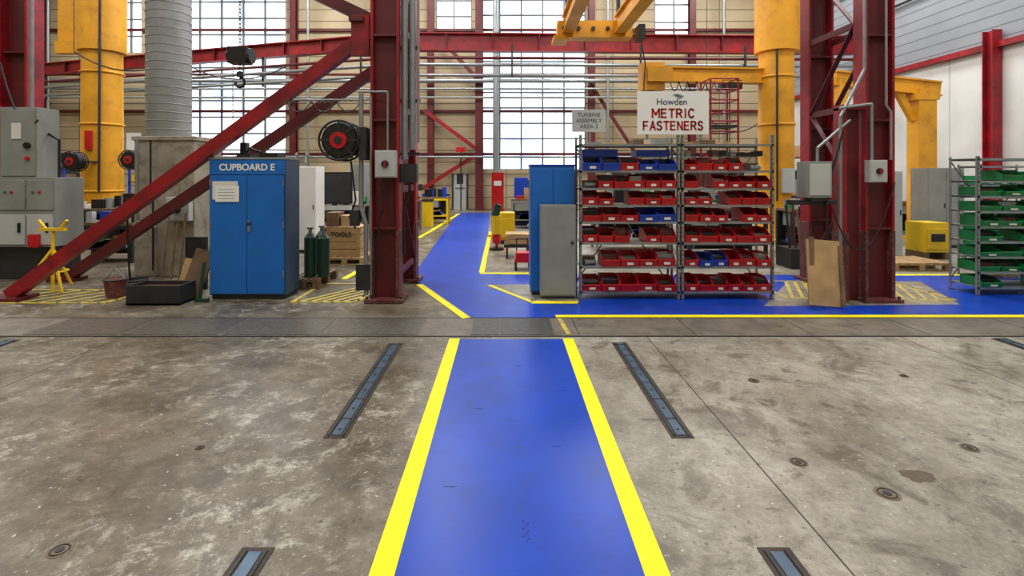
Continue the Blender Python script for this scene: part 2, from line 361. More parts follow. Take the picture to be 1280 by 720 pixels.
def slot(x,y0,y1):
    b=B(); w=0.072; b.box(x-w,x+w,y0,y1,0,0.004,'slotF'); b.box(x-0.028,x+0.028,y0+0.03,y1-0.03,0.004,0.008,'slotI')
    for s in (-1,1): b.box(x+s*0.045-.006,x+s*0.045+.006,y0+0.02,y1-0.02,0.004,0.010,'dgrey')
    for i in range(int((y1-y0)/0.3)):
        yy=y0+0.1+i*0.3; b.cyl((x,yy,0.008),(x,yy,0.011),0.010,'black',8); b.box(x-.045,x+.045,yy+.14,yy+.15,0.008,0.0105,'slotF')
    b.done('floor_slot_cover')
for x,y0,y1 in ((1.11,3.2,5.02),(-1.07,3.2,5.0),(1.18,0.6,2.26),(-1.09,0.6,2.26),(4.95,4.75,5.15),(-4.9,4.2,5.1)): slot(x,y0,y1)
for px,py,r in ((1109,617,0.06),(998,578,0.05),(1212,560,0.05),(942,476,0.045),(75,688,0.05),(1130,470,0.035),(250,560,0.03)):
    x,y=F(px,py); b=B(); b.cyl((x,y,0),(x,y,0.002),r,'anchor',20); b.tor((x,y,0.002),r*0.7,0.004,'slotF','z'); b.cyl((x,y,0.002),(x,y,0.005),r*0.35,'dgrey',12); b.done('floor_anchor_socket')
def blot(px,py,rx,ry,sd):
    rnd=random.Random(sd); x,y=F(px,py); n=26; ph=[rnd.random()*6 for _ in range(3)]
    b=B(); b.prism([(x+math.cos(2*math.pi*t/n)*rx*(1+.13*math.sin(3*2*math.pi*t/n+ph[0])+.08*math.sin(7*2*math.pi*t/n+ph[1])),y+math.sin(2*math.pi*t/n)*ry*(1+.13*math.sin(4*2*math.pi*t/n+ph[2])+.07*math.sin(9*2*math.pi*t/n))) for t in range(n)],0,0.0012,'stain'); b.done('oil_stain')
blot(1147,595,.085,.06,1)
# ---------------- main columns ----------------
def column(x0,x1,name):
    b=B(); xc=(x0+x1)/2; w=x1-x0
    for yy in (6.72,7.95):
        b.ibeam((xc,yy,0.04),(xc,yy,11.98),0.24,w,'red',0.035,up=(1,0,0))
        b.box(x0+.036,x1-.036,yy-.03,yy-.016,.05,11.9,'redD')
        b.box(x0-0.06,x1+0.06,yy-0.2,yy+0.2,0.005,0.05,'rust')
        for s in (-1,1):
            b.box(xc+s*(w/2-.0175)-.022,xc+s*(w/2-.0175)+.022,yy-0.124,yy+0.124,0.05,0.92,'rust')
            b.cyl((xc+s*.22,yy-.15,.05),(xc+s*.22,yy-.15,.08),.02,'dgrey',6)
        for zz in (0.95,2.35,3.45,4.8,6.0,7.5,9,10.5): b.box(x0+0.03,x1-0.03,yy-0.11,yy+0.11,zz-0.015,zz+0.015,'redD')
    z=0.35;i=0
    while z<10.6:
        for xx in (x0+0.03,x1-0.03):
            b.box(xx-.012,xx+.012,6.82,7.85,z-.045,z+.045,'redD')
            za,zb=(z,z+1.1) if i%2 else (z+1.1,z)
            b.beam((xx,6.84,za),(xx,7.83,zb),0.02,0.07,'redD',up=(1,0,0))
        z+=1.1;i+=1
    return b.done(name,0.004)
CA=(-1.745,-1.375); CB=(4.64,5.02)
column(*CA,'steel_column'); column(*CB,'steel_column')
b=B()
b.ibeam((X(27,9.2),9.2,0.0),(X(27,9.2),9.2,11.98),0.35,0.5,'red',0.04,up=(1,0,0)); b.box(X(27,9.2)-.2,X(27,9.2)+.2,9.16,9.2,0,11.9,'redD')
for i in range(8): b.box(X(27,9.2)-.2,X(27,9.2)+.2,9.05,9.3,1+i*1.4,1.03+i*1.4,'redD')
b.done('steel_column')
b=B()
b.beam((X(14,6.75),6.75,0.06),(X(462,6.75),6.75,Z(42,6.75)),0.16,0.14,'red')
b.box(X(14,6.75)-.22,X(14,6.75)+.22,6.58,6.92,0,0.05,'redD')
b.done('diagonal_brace')
b=B(); b.beam((X(84,7.95),7.95,0.05),(X(478,7.95),7.95,Z(82,7.95)),0.15,0.14,'redD'); b.box(X(84,7.95)-.2,X(84,7.95)+.2,7.8,8.1,0,0.05,'redD'); b.done('diagonal_brace')
b=B(); b.beam((X(398,7),7,Z(-6,7)),(X(470,7),7,Z(28,7)),0.16,0.12,'redD'); b.beam((X(398,7)-3,7,Z(-6,7)+1.6),(X(398,7),7,Z(-6,7)),0.16,0.12,'redD'); b.done('diagonal_brace')
b=B(); b.box(X(440,6.7),X(462,6.7),6.66,6.74,Z(70,6.7),Z(20,6.7),'red'); b.box(X(438,6.7),X(456,6.7),6.62,6.78,Z(28,6.7),Z(22,6.7),'redD'); b.done('brace_gusset_plate')
b=B()
for dx,r in ((0.05,0.045),(0.155,0.04),(0.23,0.018)):
    b.path([(CA[1]+dx,6.72,11.9),(CA[1]+dx,6.72,Z(205,6.75)+dx*1.2)],r,'galv',12)
for zz in (1.9,2.6,3.3,4.0): b.box(CA[1]-0.01,CA[1]+0.25,6.74,6.78,zz,zz+0.04,'dgrey')
b.box(CA[1],CA[1]+.22,6.64,6.8,Z(228,6.7),Z(205,6.7),'dgrey')
b.path([(CA[1]+.12,6.7,Z(225,6.7)),(CA[1]+.12,6.7,Z(240,6.7)),(CA[1]+.04,6.7,Z(262,6.7)),(CA[1]+.04,6.7,.6)],.018,'black')
b.path([(X(452,6.6),6.58,Z(115,6.6)),(X(452,6.6),6.58,Z(262,6.6)),(X(458,6.6),6.58,Z(280,6.6)),(X(458,6.6),6.58,0.1)],0.03,'galv',8)
b.path([(X(464,6.6),6.58,Z(120,6.6)),(X(464,6.6),6.58,0.1)],0.016,'galv',8)
b.path([(X(452,6.6),6.58,Z(115,6.6)),(X(485,6.6),6.58,Z(115,6.6)),(X(485,6.6),6.58,Z(188,6.6))],0.014,'galv',8)
b.path([(X(480,6.6),6.56,Z(222,6.6)),(X(480,6.6),6.56,Z(262,6.6)),(X(474,6.6),6.56,Z(275,6.6)),(X(474,6.6),6.56,Z(350,6.6))],0.012,'black',8)
b.box(X(446,6.6),X(464,6.6),6.55,6.62,Z(362,6.6),Z(330,6.6),'dgrey')
b.done('electrical_conduit')
b=B()
b.path([(CB[0]-0.04,6.56,11.9),(CB[0]-0.04,6.56,3.0),(CB[0]-0.35,6.56,Z(146,6.56)),(CB[0]-0.35,6.56,0.3)],0.02,'galv',8)
b.path([(CB[0]-0.36,6.56,Z(135,6.56)),(CB[0]+0.05,6.56,Z(130,6.56)),(CB[0]+0.05,6.56,Z(200,6.56))],0.02,'galv',8)
b.path([(CB[0]+.22,6.54,11.9),(CB[0]+.22,6.54,Z(132,6.56)),(CB[0]+.28,6.54,Z(140,6.56)),(CB[0]+.28,6.54,Z(200,6.56))],0.016,'galv',8)
b.path([(CB[0]-.62,6.6,Z(248,6.6)),(CB[0]-.62,6.6,Z(185,6.6)),(CB[0]-.2,6.6,Z(150,6.6))],0.018,'galv',8)
b.path([(X(1050,6.6),6.55,Z(165,6.6)),(X(1030,6.6),6.55,Z(240,6.6)),(X(1032,6.6),6.55,Z(330,6.6)),(X(1020,6.6),6.55,0.1)],0.016,'black',8)
b.sag((CB[0]-.5,6.5,Z(258,6.6)),(CB[0]+.3,6.5,Z(228,6.6)),.7,.01,'black')
b.done('electrical_conduit')
def ebox(x0,x1,y0,y1,z0,z1,k,name,feat=True):
    b=B(); b.box(x0,x1,y0,y1,z0,z1,k); b.box(x0+.012,x1-.012,y0-.008,y0,z0+.012,z1-.012,k)
    if feat:
        xc=(x0+x1)/2; zc=(z0+z1)/2; b.cyl((xc,y0-.03,zc),(xc,y0-.008,zc),min(x1-x0,z1-z0)*.18,'dgrey',12); b.box(xc-.01,xc+.01,y0-.045,y0-.03,zc-.04,zc+.04,'sred')
    b.done(name,0.006)
ebox(X(469,6.5),X(495,6.5),6.48,6.59,Z(222,6.5),Z(188,6.5),'lgrey','isolator_switch_box')
ebox(X(1086,6.5),X(1108,6.5),6.48,6.58,Z(228,6.5),Z(200,6.5),'lgrey','isolator_switch_box')
b=B(); b.box(X(1004,6.6),X(1034,6.6),6.5,6.75,Z(247,6.6),Z(202,6.6),'gpaint'); b.box(X(1006,6.6),X(1032,6.6),6.49,6.5,Z(244,6.6),Z(205,6.6),'lgrey'); b.box(X(988,6.6),X(1044,6.6),6.57,6.7,Z(256,6.6),Z(250,6.6),'dgrey'); b.box(X(1010,6.6),X(1028,6.6),6.52,6.7,Z(251,6.6),Z(247,6.6),'dgrey'); b.done('junction_box',0.006)
b=B()
b.box(CB[0]-0.26,CB[0]-0.03,6.68,6.72,0.0,Z(135,6.7),'redD'); b.box(CB[0]-0.3,CB[0]-0.24,6.6,6.78,0.0,Z(135,6.7),'red'); b.box(CB[0]-.3,CB[0],6.6,6.78,Z(138,6.7),Z(132,6.7),'red')
b.box(CB[0]-.31,CB[0]-.22,6.59,6.79,0,.9,'rust'); b.done('column_stiffener')
# ---------------- hose reel ----------------
def hose_reel(c,R,name,arm=None):
    b=B(); x,y,z=c; dpt=R*0.55
    for s in (-1,1):
        b.tor((x,y+s*dpt,z),R,R*0.06,'black','y',32); b.cyl((x,y+s*dpt-.004,z),(x,y+s*dpt+.004,z),R*0.8,'black',28)
        for i in range(8):
            t=math.pi*i/4; b.beam((x,y+s*dpt-.006,z),(x+math.cos(t)*R,y+s*dpt-.006,z+math.sin(t)*R),R*.1,.008,'dgrey')
    b.cyl((x,y-dpt*.9,z),(x,y+dpt*.9,z),R*0.7,'black',28)
    for i in range(5): b.tor((x,y-dpt*.8+i*dpt*.4,z),R*.82,R*.1,'black','y',28)
    b.cyl((x,y-dpt-.03,z),(x,y-dpt,z),R*0.42,'redb',28); b.cyl((x,y-dpt-.045,z),(x,y-dpt-.03,z),R*0.2,'dgrey',16)
    return b
b=hose_reel((X(427,6.6),6.62,Z(176,6.6)),0.25,'')
b.beam((X(427,6.6),6.8,Z(176,6.6)),(CA[0]+.02,6.8,Z(176,6.6)),.05,.06,'dgrey'); b.box(X(452,6.6),X(460,6.6),6.5,6.8,Z(200,6.6),Z(160,6.6),'dgrey')
b.path([(X(440,6.6),6.55,Z(200,6.6)),(X(446,6.6),6.55,Z(250,6.6)),(X(438,6.6),6.56,Z(272,6.6)),(X(446,6.6),6.55,Z(285,6.6))],.012,'black')
b.box(X(440,6.6),X(450,6.6),6.5,6.6,Z(282,6.6),Z(262,6.6),'dgrey')
b.done('hose_reel')
# ---------------- cupboard ----------------
x0,x1=-3.9,-2.9
b=B(); y0,y1=6.75,7.2
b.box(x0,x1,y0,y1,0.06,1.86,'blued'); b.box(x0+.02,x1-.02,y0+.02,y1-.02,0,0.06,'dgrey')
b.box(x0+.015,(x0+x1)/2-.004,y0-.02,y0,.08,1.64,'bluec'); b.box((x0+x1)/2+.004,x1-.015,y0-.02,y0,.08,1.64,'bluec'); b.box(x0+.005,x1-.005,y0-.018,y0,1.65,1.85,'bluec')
b.box(x0-.01,x1+.01,y0-.025,y1+.01,1.85,1.875,'gpaint')
xc=(x0+x1)/2; b.box(xc+.02,xc+.05,y0-.045,y0-.02,.9,1.05,'galv'); b.cyl((xc+.035,y0-.05,1.0),(xc+.035,y0-.02,1.0),.02,'dgrey')
for s,xx in ((1,x0+.02),(-1,x1-.02)):
    for zz in (.3,.95,1.5): b.cyl((xx,y0-.026,zz),(xx,y0-.026,zz+.08),.009,'galv',8)
b.box(x0+.05,x0+.38,y0-.028,y0-.02,1.32,1.56,'paper'); b.box(x0+.09,x0+.40,y0-.03,y0-.028,1.29,1.50,'white')
for i in range(4): b.box(x0+.12,x0+.34,y0-.031,y0-.03,1.33+i*.04,1.335+i*.04,'dgrey')
cup=b.done('tool_cupboard',0.004)
text('CUPBOARD E',xc,y0-.022,1.74,0.12,'white',cup,0.003)
b=B(); b.box(-3.3,-3.05,6.85,7.1,1.875,1.94,'black'); b.box(-3.6,-3.42,6.85,7.1,1.875,1.93,'dgrey'); b.box(-3.58,-3.5,6.9,7.0,1.93,2.08,'black'); b.path([(-3.5,6.9,1.93),(-3.45,6.9,2.0),(-3.3,6.9,1.95)],.015,'black'); b.done('tool_case')
b=B(); b.beam((-4.22,6.82,0.02),(-4.08,6.98,0.62),.26,.02,'woodD'); b.beam((-4.36,6.86,0.02),(-4.3,7.0,0.5),.14,.02,'wood'); b.done('leaning_board')
b=B(); b.beam((-3.98,6.66,0.02),(-3.955,6.72,0.5),.04,.02,'green'); b.box(-4.02,-3.85,6.6,6.66,0,.04,'green'); b.done('sweeping_brush')
b=B(); X0,X1=-4.78,-4.1
b.box(X0,X1,6.44,6.47,0,.25,'dgrey'); b.box(X0,X1,6.75,6.78,0,.25,'dgrey'); b.box(X0,X0+.03,6.47,6.75,0,.25,'dgrey'); b.box(X1-.03,X1,6.47,6.75,0,.25,'dgrey'); b.box(X0,X1,6.44,6.78,0,.03,'dgrey'); b.box(X0+.03,X1-.03,6.47,6.75,.03,.2,'rust'); b.done('scrap_bin',0.004)
b=B()
for dx,h in ((0,1.05),(.12,.95),(.24,1.1),(-.12,.9)):
    b.cyl((-4.75+dx,7.05,0.03),(-4.8+dx,7.3,h),.014,'woodD',8)
    b.box(-4.83+dx,-4.67+dx,7.02,7.1,0,.08,'dgrey' if dx else 'rust')
b.box(-4.6,-4.3,7.35,7.4,.0,.75,'dgrey'); b.done('broom_set')
b=B(); b.cyl((-5.25,6.9,0),(-5.25,6.9,.24),.11,'rust',20,.14); b.tor((-5.25,6.9,.24),.14,.01,'dgrey','z'); b.path([(-5.38,6.9,.24),(-5.25,6.88,.4),(-5.12,6.9,.24)],.006,'galv'); b.done('bucket')
b=B()
for i in range(4): b.tor((-5.5+.02*i,7.4+.03*i,.02+.03*i),.2-.01*i,.018,'black','z',28)
b.sag((-5.4,7.3,1.3),(-5.5,7.5,.1),.2,.014,'black'); b.done('coiled_hose')
b=B(); b.box(-6.02,-5.05,8.3,9.1,0,2.25,'pier'); b.box(-6.05,-5.02,8.27,9.13,2.2,2.27,'pier'); b.done('concrete_pier',0.01)
b=B(); b.cyl((-5.72,8.7,2.27),(-5.72,8.7,11.98),0.335,'duct',40)
z=2.4
while z<11.9: b.tor((-5.72,8.7,z),0.335,0.008,'galv','z',40,6); z+=0.14
b.done('spiral_duct')
ebox(X(210,8.2),X(238,8.2),8.15,8.27,Z(276,8.2),Z(246,8.2),'lgrey','isolator_switch_box')
b=B()
b.path([(-5.9,8.2,2.2),(-5.9,8.2,.9),(-5.6,8.2,.8),(-5.6,8.2,.1)],.02,'galv'); b.path([(-5.7,8.22,2.2),(-5.7,8.22,1.4),(-5.66,8.22,1.2),(-5.66,8.22,.1)],.014,'black'); b.done('pier_conduit')
b=B(); d=8.0
b.box(-7.9,-7.32,8,8.4,Z(222,d),Z(134,d),'gpaint'); b.box(-7.87,-7.35,7.985,8,Z(220,d),Z(137,d),'gpaint'); b.cyl((-7.45,7.95,2.1),(-7.45,7.985,2.1),.05,'black'); b.cyl((-7.45,7.95,1.9),(-7.45,7.985,1.9),.03,'redb'); b.box(-7.7,-7.55,7.97,7.985,2.2,2.45,'paper')
b.box(-8.3,-7.0,7.95,8.5,Z(308,d),Z(222,d),'gpaint')
for i in range(3):
    xa=-8.28+i*.43; b.box(xa,xa+.4,7.93,7.95,Z(305,d),Z(268,d),'lgrey'); b.box(xa,xa+.4,7.93,7.95,Z(262,d),Z(225,d),'gpaint'); b.box(xa+.3,xa+.34,7.91,7.93,Z(290,d),Z(278,d),'black'); b.cyl((xa+.1,7.91,Z(240,d)),(xa+.1,7.93,Z(240,d)),.02,'greenb',10); b.cyl((xa+.2,7.91,Z(240,d)),(xa+.2,7.93,Z(240,d)),.02,'redb',10)
b.box(-8.25,-7.05,8.05,8.5,0,Z(308,d),'dgrey')
b.path([(-7.5,8.1,Z(134,d)),(-7.5,8.1,4.5),(-7.6,8.3,11.9)],.03,'galv'); b.path([(-7.15,8.2,Z(222,d)),(-7.15,8.2,2.2),(-7.32,8.2,2.3)],.02,'black'); b.sag((-7.9,8.0,3.4),(-7.3,8.0,2.5),.4,.015,'black')
b.done('electrical_cabinet',0.005)
ebox(X(45,8),X(56,8),7.85,7.93,Z(308,8),Z(292,8),'redb','emergency_stop',False)
b=B(); xc=X(66,7.25); y=7.25
b.cyl((xc,y,.0),(xc,y,.85),.022,'yelB'); 
for dx,dy in ((-.3,-.2),(.3,-.2),(0,.32)): b.beam((xc,y,.6),(xc+dx,y+dy,.02),.03,.025,'yelB')
b.tor((xc,y,.28),.17,.012,'yelB','z'); b.box(xc-.18,xc+.18,y-.03,y+.03,.85,.89,'yelB')
for s in (-1,1): b.beam((xc+s*.1,y,.88),(xc+s*.2,y,1.0),.025,.04,'yelB')
b.done('pipe_stand')
b=B(); y=6.6
def chain(b,x,y,z0,z1,k='dgrey',s=.06,r=.006):
    z=z0;i=0
    while z<z1:
        b.tor((x,y,z),s*.5,r,k,'y' if i%2 else 'x',10,5,0.6); z+=s*.8;i+=1
x=X(300,y)
b.box(x-.12,x+.12,y-.09,y+.09,Z(80,y),Z(60,y),'black'); b.cyl((x-.14,y,Z(70,y)),(x+.14,y,Z(70,y)),.085,'black',20); b.cyl((x+.12,y,Z(70,y)),(x+.16,y,Z(70,y)),.1,'dgrey',20)
chain(b,x,y,Z(60,y),5.0); b.cyl((x,y,5),(x,y,11.95),.012,'dgrey',6)
chain(b,x,y,Z(92,y),Z(80,y)); b.cyl((x,y,Z(96,y)),(x,y,Z(90,y)),.04,'dgrey')
pts=[(x+math.cos(t)*.06,y,Z(103,y)+math.sin(t)*.06) for t in [math.radians(a) for a in range(90,-200,-30)]]; b.path(pts,.018,'black')
chain(b,x-.09,y,Z(150,y),Z(80,y),'galv',.04,.004)
b.done('chain_hoist')
b=B()
for i in range(30):
    xx=X(345,7)+i*.04; b.tor((xx,7.2,Z(124,7)),.02,.004,'galv','y' if i%2 else 'z',8,4)
b.cyl((X(345,7),7.2,Z(124,7)+.02),(CA[0]+.05,7.2,Z(124,7)+.02),.012,'galv',6)
for i in range(3): b.sag((X(350,7)+i*.35,7.2,Z(124,7)),(X(350,7)+(i+1)*.35,7.2,Z(124,7)),.15,.008,'black')
b.done('festoon_cable_track')
# ---------------- yellow jib cranes ----------------
b=B(); x=X(128,14); y=14.0
b.cyl((x,y,0),(x,y,6.0),.48,'yel',32,.46); b.cyl((x,y,0),(x,y,.06),.75,'yel',32); b.cyl((x,y,Z(66,14)),(x,y,11.98),.55,'yel',32); 
for zz in (1.2,3.0,4.4,5.0): b.tor((x,y,zz),.48,.03,'yel','z',32)
for i in range(8):
    t=i*math.pi/4; b.beam((x+math.cos(t)*.48,y+math.sin(t)*.48,.5),(x+math.cos(t)*.7,y+math.sin(t)*.7,.05),.03,.12,'yel')
b.box(x-1.05,x-.55,y-.2,y+.2,Z(66,14),11.98,'yel'); b.box(x-1.0,x-.2,y-.35,y-.15,Z(70,14),Z(55,14),'yel'); b.path([(x+.3,y-.45,8),(x+.3,y-.5,1.2)],.03,'dgrey'); b.box(x-.05,x+.12,y-.54,y-.48,2.3,2.8,'redb'); b.done('jib_crane_pillar')
hb=hose_reel((X(101,13.3),13.1,Z(202,13.1)),.25,''); hb.beam((X(101,13.3),13.2,Z(202,13.1)),(X(101,13.3)+.2,13.6,Z(202,13.1)),.05,.05,'dgrey'); hb.done('hose_reel')
hb=hose_reel((X(165,13),13.0,Z(200,13)),.24,''); hb.cyl((X(165,13),13.2,0),(X(165,13),13.2,Z(170,13)),.05,'dgrey'); hb.done('hose_reel')
b=B(); x=X(970,13); y=13.0
b.cyl((x,y,0),(x,y,Z(60,13)),.42,'yel',32,.41); b.cyl((x,y,0),(x,y,.06),.65,'yel',32); b.cyl((x,y,Z(66,13)),(x,y,11.98),.5,'yel',32); b.box(x+.4,x+.85,y-.2,y+.2,Z(64,13),11.98,'yel')
for zz in (2.9,4.1): b.tor((x,y,zz),.42,.03,'yel','z',32)
b.path([(x-.2,y-.4,9),(x-.2,y-.44,1.0)],.025,'dgrey'); b.box(x-.1,x+.2,y-.5,y-.42,1.2,1.8,'lgrey')
zb=Z(93,13); b.beam((X(812,13),y,zb),(x-.2,y,zb-.05),.2,.3,'yel',up=(0,0,1))
for s in (1,-1): b.beam((X(812,13),y,zb+s*.17),(x-.2,y,zb+s*.17-.05),.3,.04,'yel',up=(0,0,1))
b.box(X(800,13),X(828,13),y-.2,y+.2,Z(114,13),Z(80,13),'yel'); b.box(X(806,13),X(836,13),y-.3,y-.2,Z(104,13),Z(86,13),'yel')
b.cyl((X(812,13),y-.1,Z(114,13)),(X(812,13),y-.1,Z(128,13)),.1,'black')
b.box(X(900,13),X(925,13),y-.14,y+.14,Z(112,13),Z(101,13),'black'); b.cyl((X(912,13),y,Z(112,13)),(X(912,13),y,1.6),.015,'dgrey')
b.box(X(912,13)-.08,X(912,13)+.08,y-.06,y+.06,1.4,1.75,'black')
for i in range(6): b.sag((X(835,13)+i*.22,y-.17,zb-.2),(X(835,13)+(i+1)*.22,y-.17,zb-.2),.25,.012,'black')
b.done('jib_crane')
b=B(); y=13.0
b.beam((X(1042,y),y,Z(98,y)),(X(1172,y),y,Z(112,y)),.2,.34,'yel',up=(0,0,1))
for s in (1,-1): b.beam((X(1042,y),y,Z(98,y)+s*.17),(X(1172,y),y,Z(112,y)+s*.17),.3,.04,'yel',up=(0,0,1))
b.box(X(1141,y),X(1163,y),y-.2,y+.2,0,Z(112,y),'yel'); b.box(X(1136,y),X(1168,y),y-.28,y+.28,0,.05,'yel'); b.box(X(1136,y),X(1166,y),y-.22,y+.22,Z(126,y),Z(118,y),'yel')
b.beam((X(1141,y),y,Z(150,y)),(X(1120,y),y,Z(112,y)),.14,.14,'yel'); b.box(X(1044,y),X(1054,y),y-.2,y+.2,0,Z(98,y),'yel'); b.done('goalpost_crane')
b=B(); zc=5.25
for xx in (1.5,2.75):
    b.ibeam((xx,8.2,zc),(xx,12.4,zc),.28,.42,'yel',.03,up=(0,0,1)); b.beam((xx,8.2,zc),(xx,12.4,zc),.14,.36,'yel',up=(0,0,1))
b.box(1.25,3.05,12.3,12.7,zc-.3,zc+.1,'yel'); b.box(1.15,1.5,12.2,12.8,zc-.38,zc-.28,'yel'); b.box(1.25,3.05,8.0,8.3,zc-.2,zc+.2,'yel')
for i in range(5): b.cyl((1.4+i*.35,12.25,zc-.1),(1.4+i*.35,12.3,zc-.1),.05,'dgrey',10)
for xx in (1.5,2.75):
    for yy in (8.15,12.5): b.cyl((xx,yy,zc+.1),(xx,yy,11.95),.05,'dgrey',8)
b.box(3.1,3.25,11.9,12.3,zc-.45,zc-.1,'black'); b.path([(3.2,12.1,zc-.4),(3.3,12.1,zc-1.0),(3.25,12.1,3.4)],.015,'black')
b.done('overhead_crane')
b=B(); x0,x1=X(884,12.2),X(918,12.2); 
for xx in (x0,x1):
    for yy in (12.0,12.6): b.cyl((xx,yy,0),(xx,yy,Z(100,12.2)),.025,'red',8)
for zz in [Z(100+i*13,12.2) for i in range(6)]+[1.2,.6]:
    for yy in (12.0,12.6): b.cyl((x0,yy,zz),(x1,yy,zz),.018,'red',8)
    for xx in (x0,x1): b.cyl((xx,12.0,zz),(xx,12.6,zz),.018,'red',8)
b.box(x0,x1,12.0,12.6,Z(160,12.2),Z(157,12.2),'dgrey'); b.done('access_platform')
# ---------------- racks with bins ----------------
def bin_(b,x,y,z,w,dp,h,k,label=True):
    t=.006; lip=h*.5
    b.box(x,x+w,y,y+dp,z,z+t,k); b.box(x,x+w,y+dp-t,y+dp,z,z+h,k)
    for xx in (x,x+w-t):
        pr=[(y,z),(y+dp,z),(y+dp,z+h),(y+dp*.35,z+h),(y-.015,z+lip)]
        n=5; vs=[(xx,a,c) for a,c in pr]+[(xx+t,a,c) for a,c in pr]
        b.add(vs,[(4,3,2,1,0),(5,6,7,8,9)]+[(i,(i+1)%n,(i+1)%n+n,i+n) for i in range(n)],k)
    b.beam((x+w/2,y+.002,z),(x+w/2,y-.013,z+lip),w,t,k)
    b.box(x,x+w,y-.022,y-.006,z+lip-.012,z+lip+.004,k)
    if label: b.box(x+w*.35,x+w*.7,y-.018,y-.012,z+lip*.25,z+lip*.6,'paper')
def rack(x0,x1,y0,y1,zs,name,rows,top,binh=.16):
    b=B(); t=.035
    for xx in (x0,x1-t):
        for yy in (y0,y1-t):
            b.box(xx,xx+.004,yy,yy+t,0,top,'galv'); b.box(xx,xx+t,yy if yy==y0 else yy+t-.004,(yy+.004) if yy==y0 else yy+t,0,top,'galv')
            b.box(xx-.01,xx+t+.01,yy-.01,yy+t+.01,0,.008,'dgrey')
            z=.1
            while z<top: 
                if yy==y0: b.box(xx+.012,xx+.023,y0-.001,y0,z,z+.02,'dgrey')
                z+=.06
    for z in zs:
        b.box(x0,x1,y0+.002,y1,z-.004,z,'galv'); b.box(x0,x1,y0,y0+.003,z-.03,z,'galv'); b.box(x0,x1,y1-.003,y1,z-.03,z,'galv')
    b.beam((x0,y1,zs[0]),(x1,y1,zs[-1]),.02,.003,'galv'); b.beam((x1,y1,zs[0]),(x0,y1,zs[-1]),.02,.003,'galv')
    r=b.done(name)
    b=B()
    for z,spec in rows:
        n=len(spec); w=(x1-x0-.09)/n
        for i,k in enumerate(spec):
            if k in ('.',): continue
            kk={'r':'redb','b':'blueb','g':'greenb','y':'greyb'}[k.lower()]
            h=binh*(.85+.2*random.random()); 
            bin_(b,x0+.045+i*w+.004+random.random()*.006,y0-.02+random.random()*.05,z+.0,w-.012,.34,h,kk,random.random()<.6)
            if random.random()<.85: b.box(x0+.045+i*w+.02,x0+.045+(i+1)*w-.02,y0+.08,y0+.3,z+.006,z+h*(.45+.5*random.random()),random.choice(['dgrey','galv','black','rust','dgrey']))
    b.done('storage_bins')
    return r
d=6.73
zz=[Z(p,d) for p in (364,333,303,277,256,235,213,182)]; zz[-1]=Z(180,d)
rows1=[(zz[0],'rrrrr'),(zz[1],'.rrrr'),(zz[2],'rrr.rr'),(zz[3],'rrrbb'),(zz[4],'rr.rrr'),(zz[5],'.rrrrr'),(zz[6],'bbrbb')]
rack(.97,2.29,d,d+.45,zz,'shelving_unit',rows1,2.17,.18)
rows2=[(zz[0],'rrrrrr'),(zz[1],'rbbrrr'),(zz[2],'rrrrr'),(zz[3],'rrr.rr'),(zz[4],'rr.rrr'),(zz[5],'r.rrrr'),(zz[6],'rrrr..')]
rack(2.31,3.53,d,d+.45,zz,'shelving_unit',rows2,2.17,.175)
b=B()
for x0,x1,z,h,k in ((1.02,1.5,zz[6],.19,'blueb'),(1.75,2.2,zz[6],.17,'blueb')):
    b.box(x0,x1,d+.12,d+.42,z+.19,z+.19+h*.5,k)
for i in range(9):
    x=2.4+i*.12; b.box(x,x+.07,d+.1,d+.3,zz[6]+.19,zz[6]+.215+random.random()*.06,random.choice(['dgrey','galv','redb','woodD']))
for i in range(7):
    x=1.1+i*.3; b.box(x,x+.12+random.random()*.1,d+.1,d+.35,zz[7]+.001,zz[7]+.03+random.random()*.05,random.choice(['dgrey','woodD','wood','gpaint']))
for z,xx in ((zz[1],1.05),(zz[5],1.05),(zz[6],3.25)):
    b.cyl((xx,d+.1,z+.04),(xx+.15,d+.14,z+.04),.035,'galv',12); b.box(xx-.02,xx+.16,d+.18,d+.35,z,z+.1,'woodD')
b.done('loose_stock')
b=B(); x0,x1=X(797,6.9),X(886,6.9); b.box(x0,x1,6.9,6.915,Z(168,6.9),Z(114,6.9),'white')
for xx in (x0+.12,x1-.12): b.box(xx,xx+.03,6.915,6.94,2.12,Z(120,6.9),'galv')
sg=b.done('shelving_sign'); xc=(x0+x1)/2
text('Howden',xc-.02,6.897,Z(127.5,6.9),.12,'sblu',sg,.0005)
blocktext('METRIC',xc,6.897,Z(141.5,6.9),.108,.56,'sred',sg,.022); blocktext('FASTENERS',xc,6.897,Z(157,6.9),.108,.80,'sred',sg,.021)
b=B(); 
for i in range(5): b.beam((xc+.0+i*.02,6.895,Z(119,6.9)-.012*i),(xc+.06+i*.02,6.895,Z(117.5,6.9)-.006*i),.008,.003,'sblu')
b.done('logo',parent=sg)
b=B(); x0,x1=X(715,7.15),X(757,7.15); b.box(x0,x1,7.14,7.15,Z(165,7.15),Z(137,7.15),'lgrey'); b.box((x0+x1)/2,(x0+x1)/2+.03,7.15,7.17,2.1,Z(140,7.15),'galv')
sg=b.done('area_sign'); text('TURBINE\nASSEMBLY\nAREA 2',(x0+x1)/2,7.137,Z(151,7.15),.08,'frame',sg)
b=B(); b.box(.34,.94,6.97,7.5,.05,Z(206,7),'bluec'); b.box(.36,.92,6.99,7.48,0,.05,'dgrey'); b.box(.33,.95,6.96,7.51,Z(206,7)-.02,Z(206,7)+.005,'blueb')
b.box(.352,.645,6.955,6.97,.07,Z(208,7)-.03,'bluec'); b.box(.652,.935,6.955,6.97,.07,Z(208,7)-.03,'bluec'); b.done('storage_cabinet',.004)
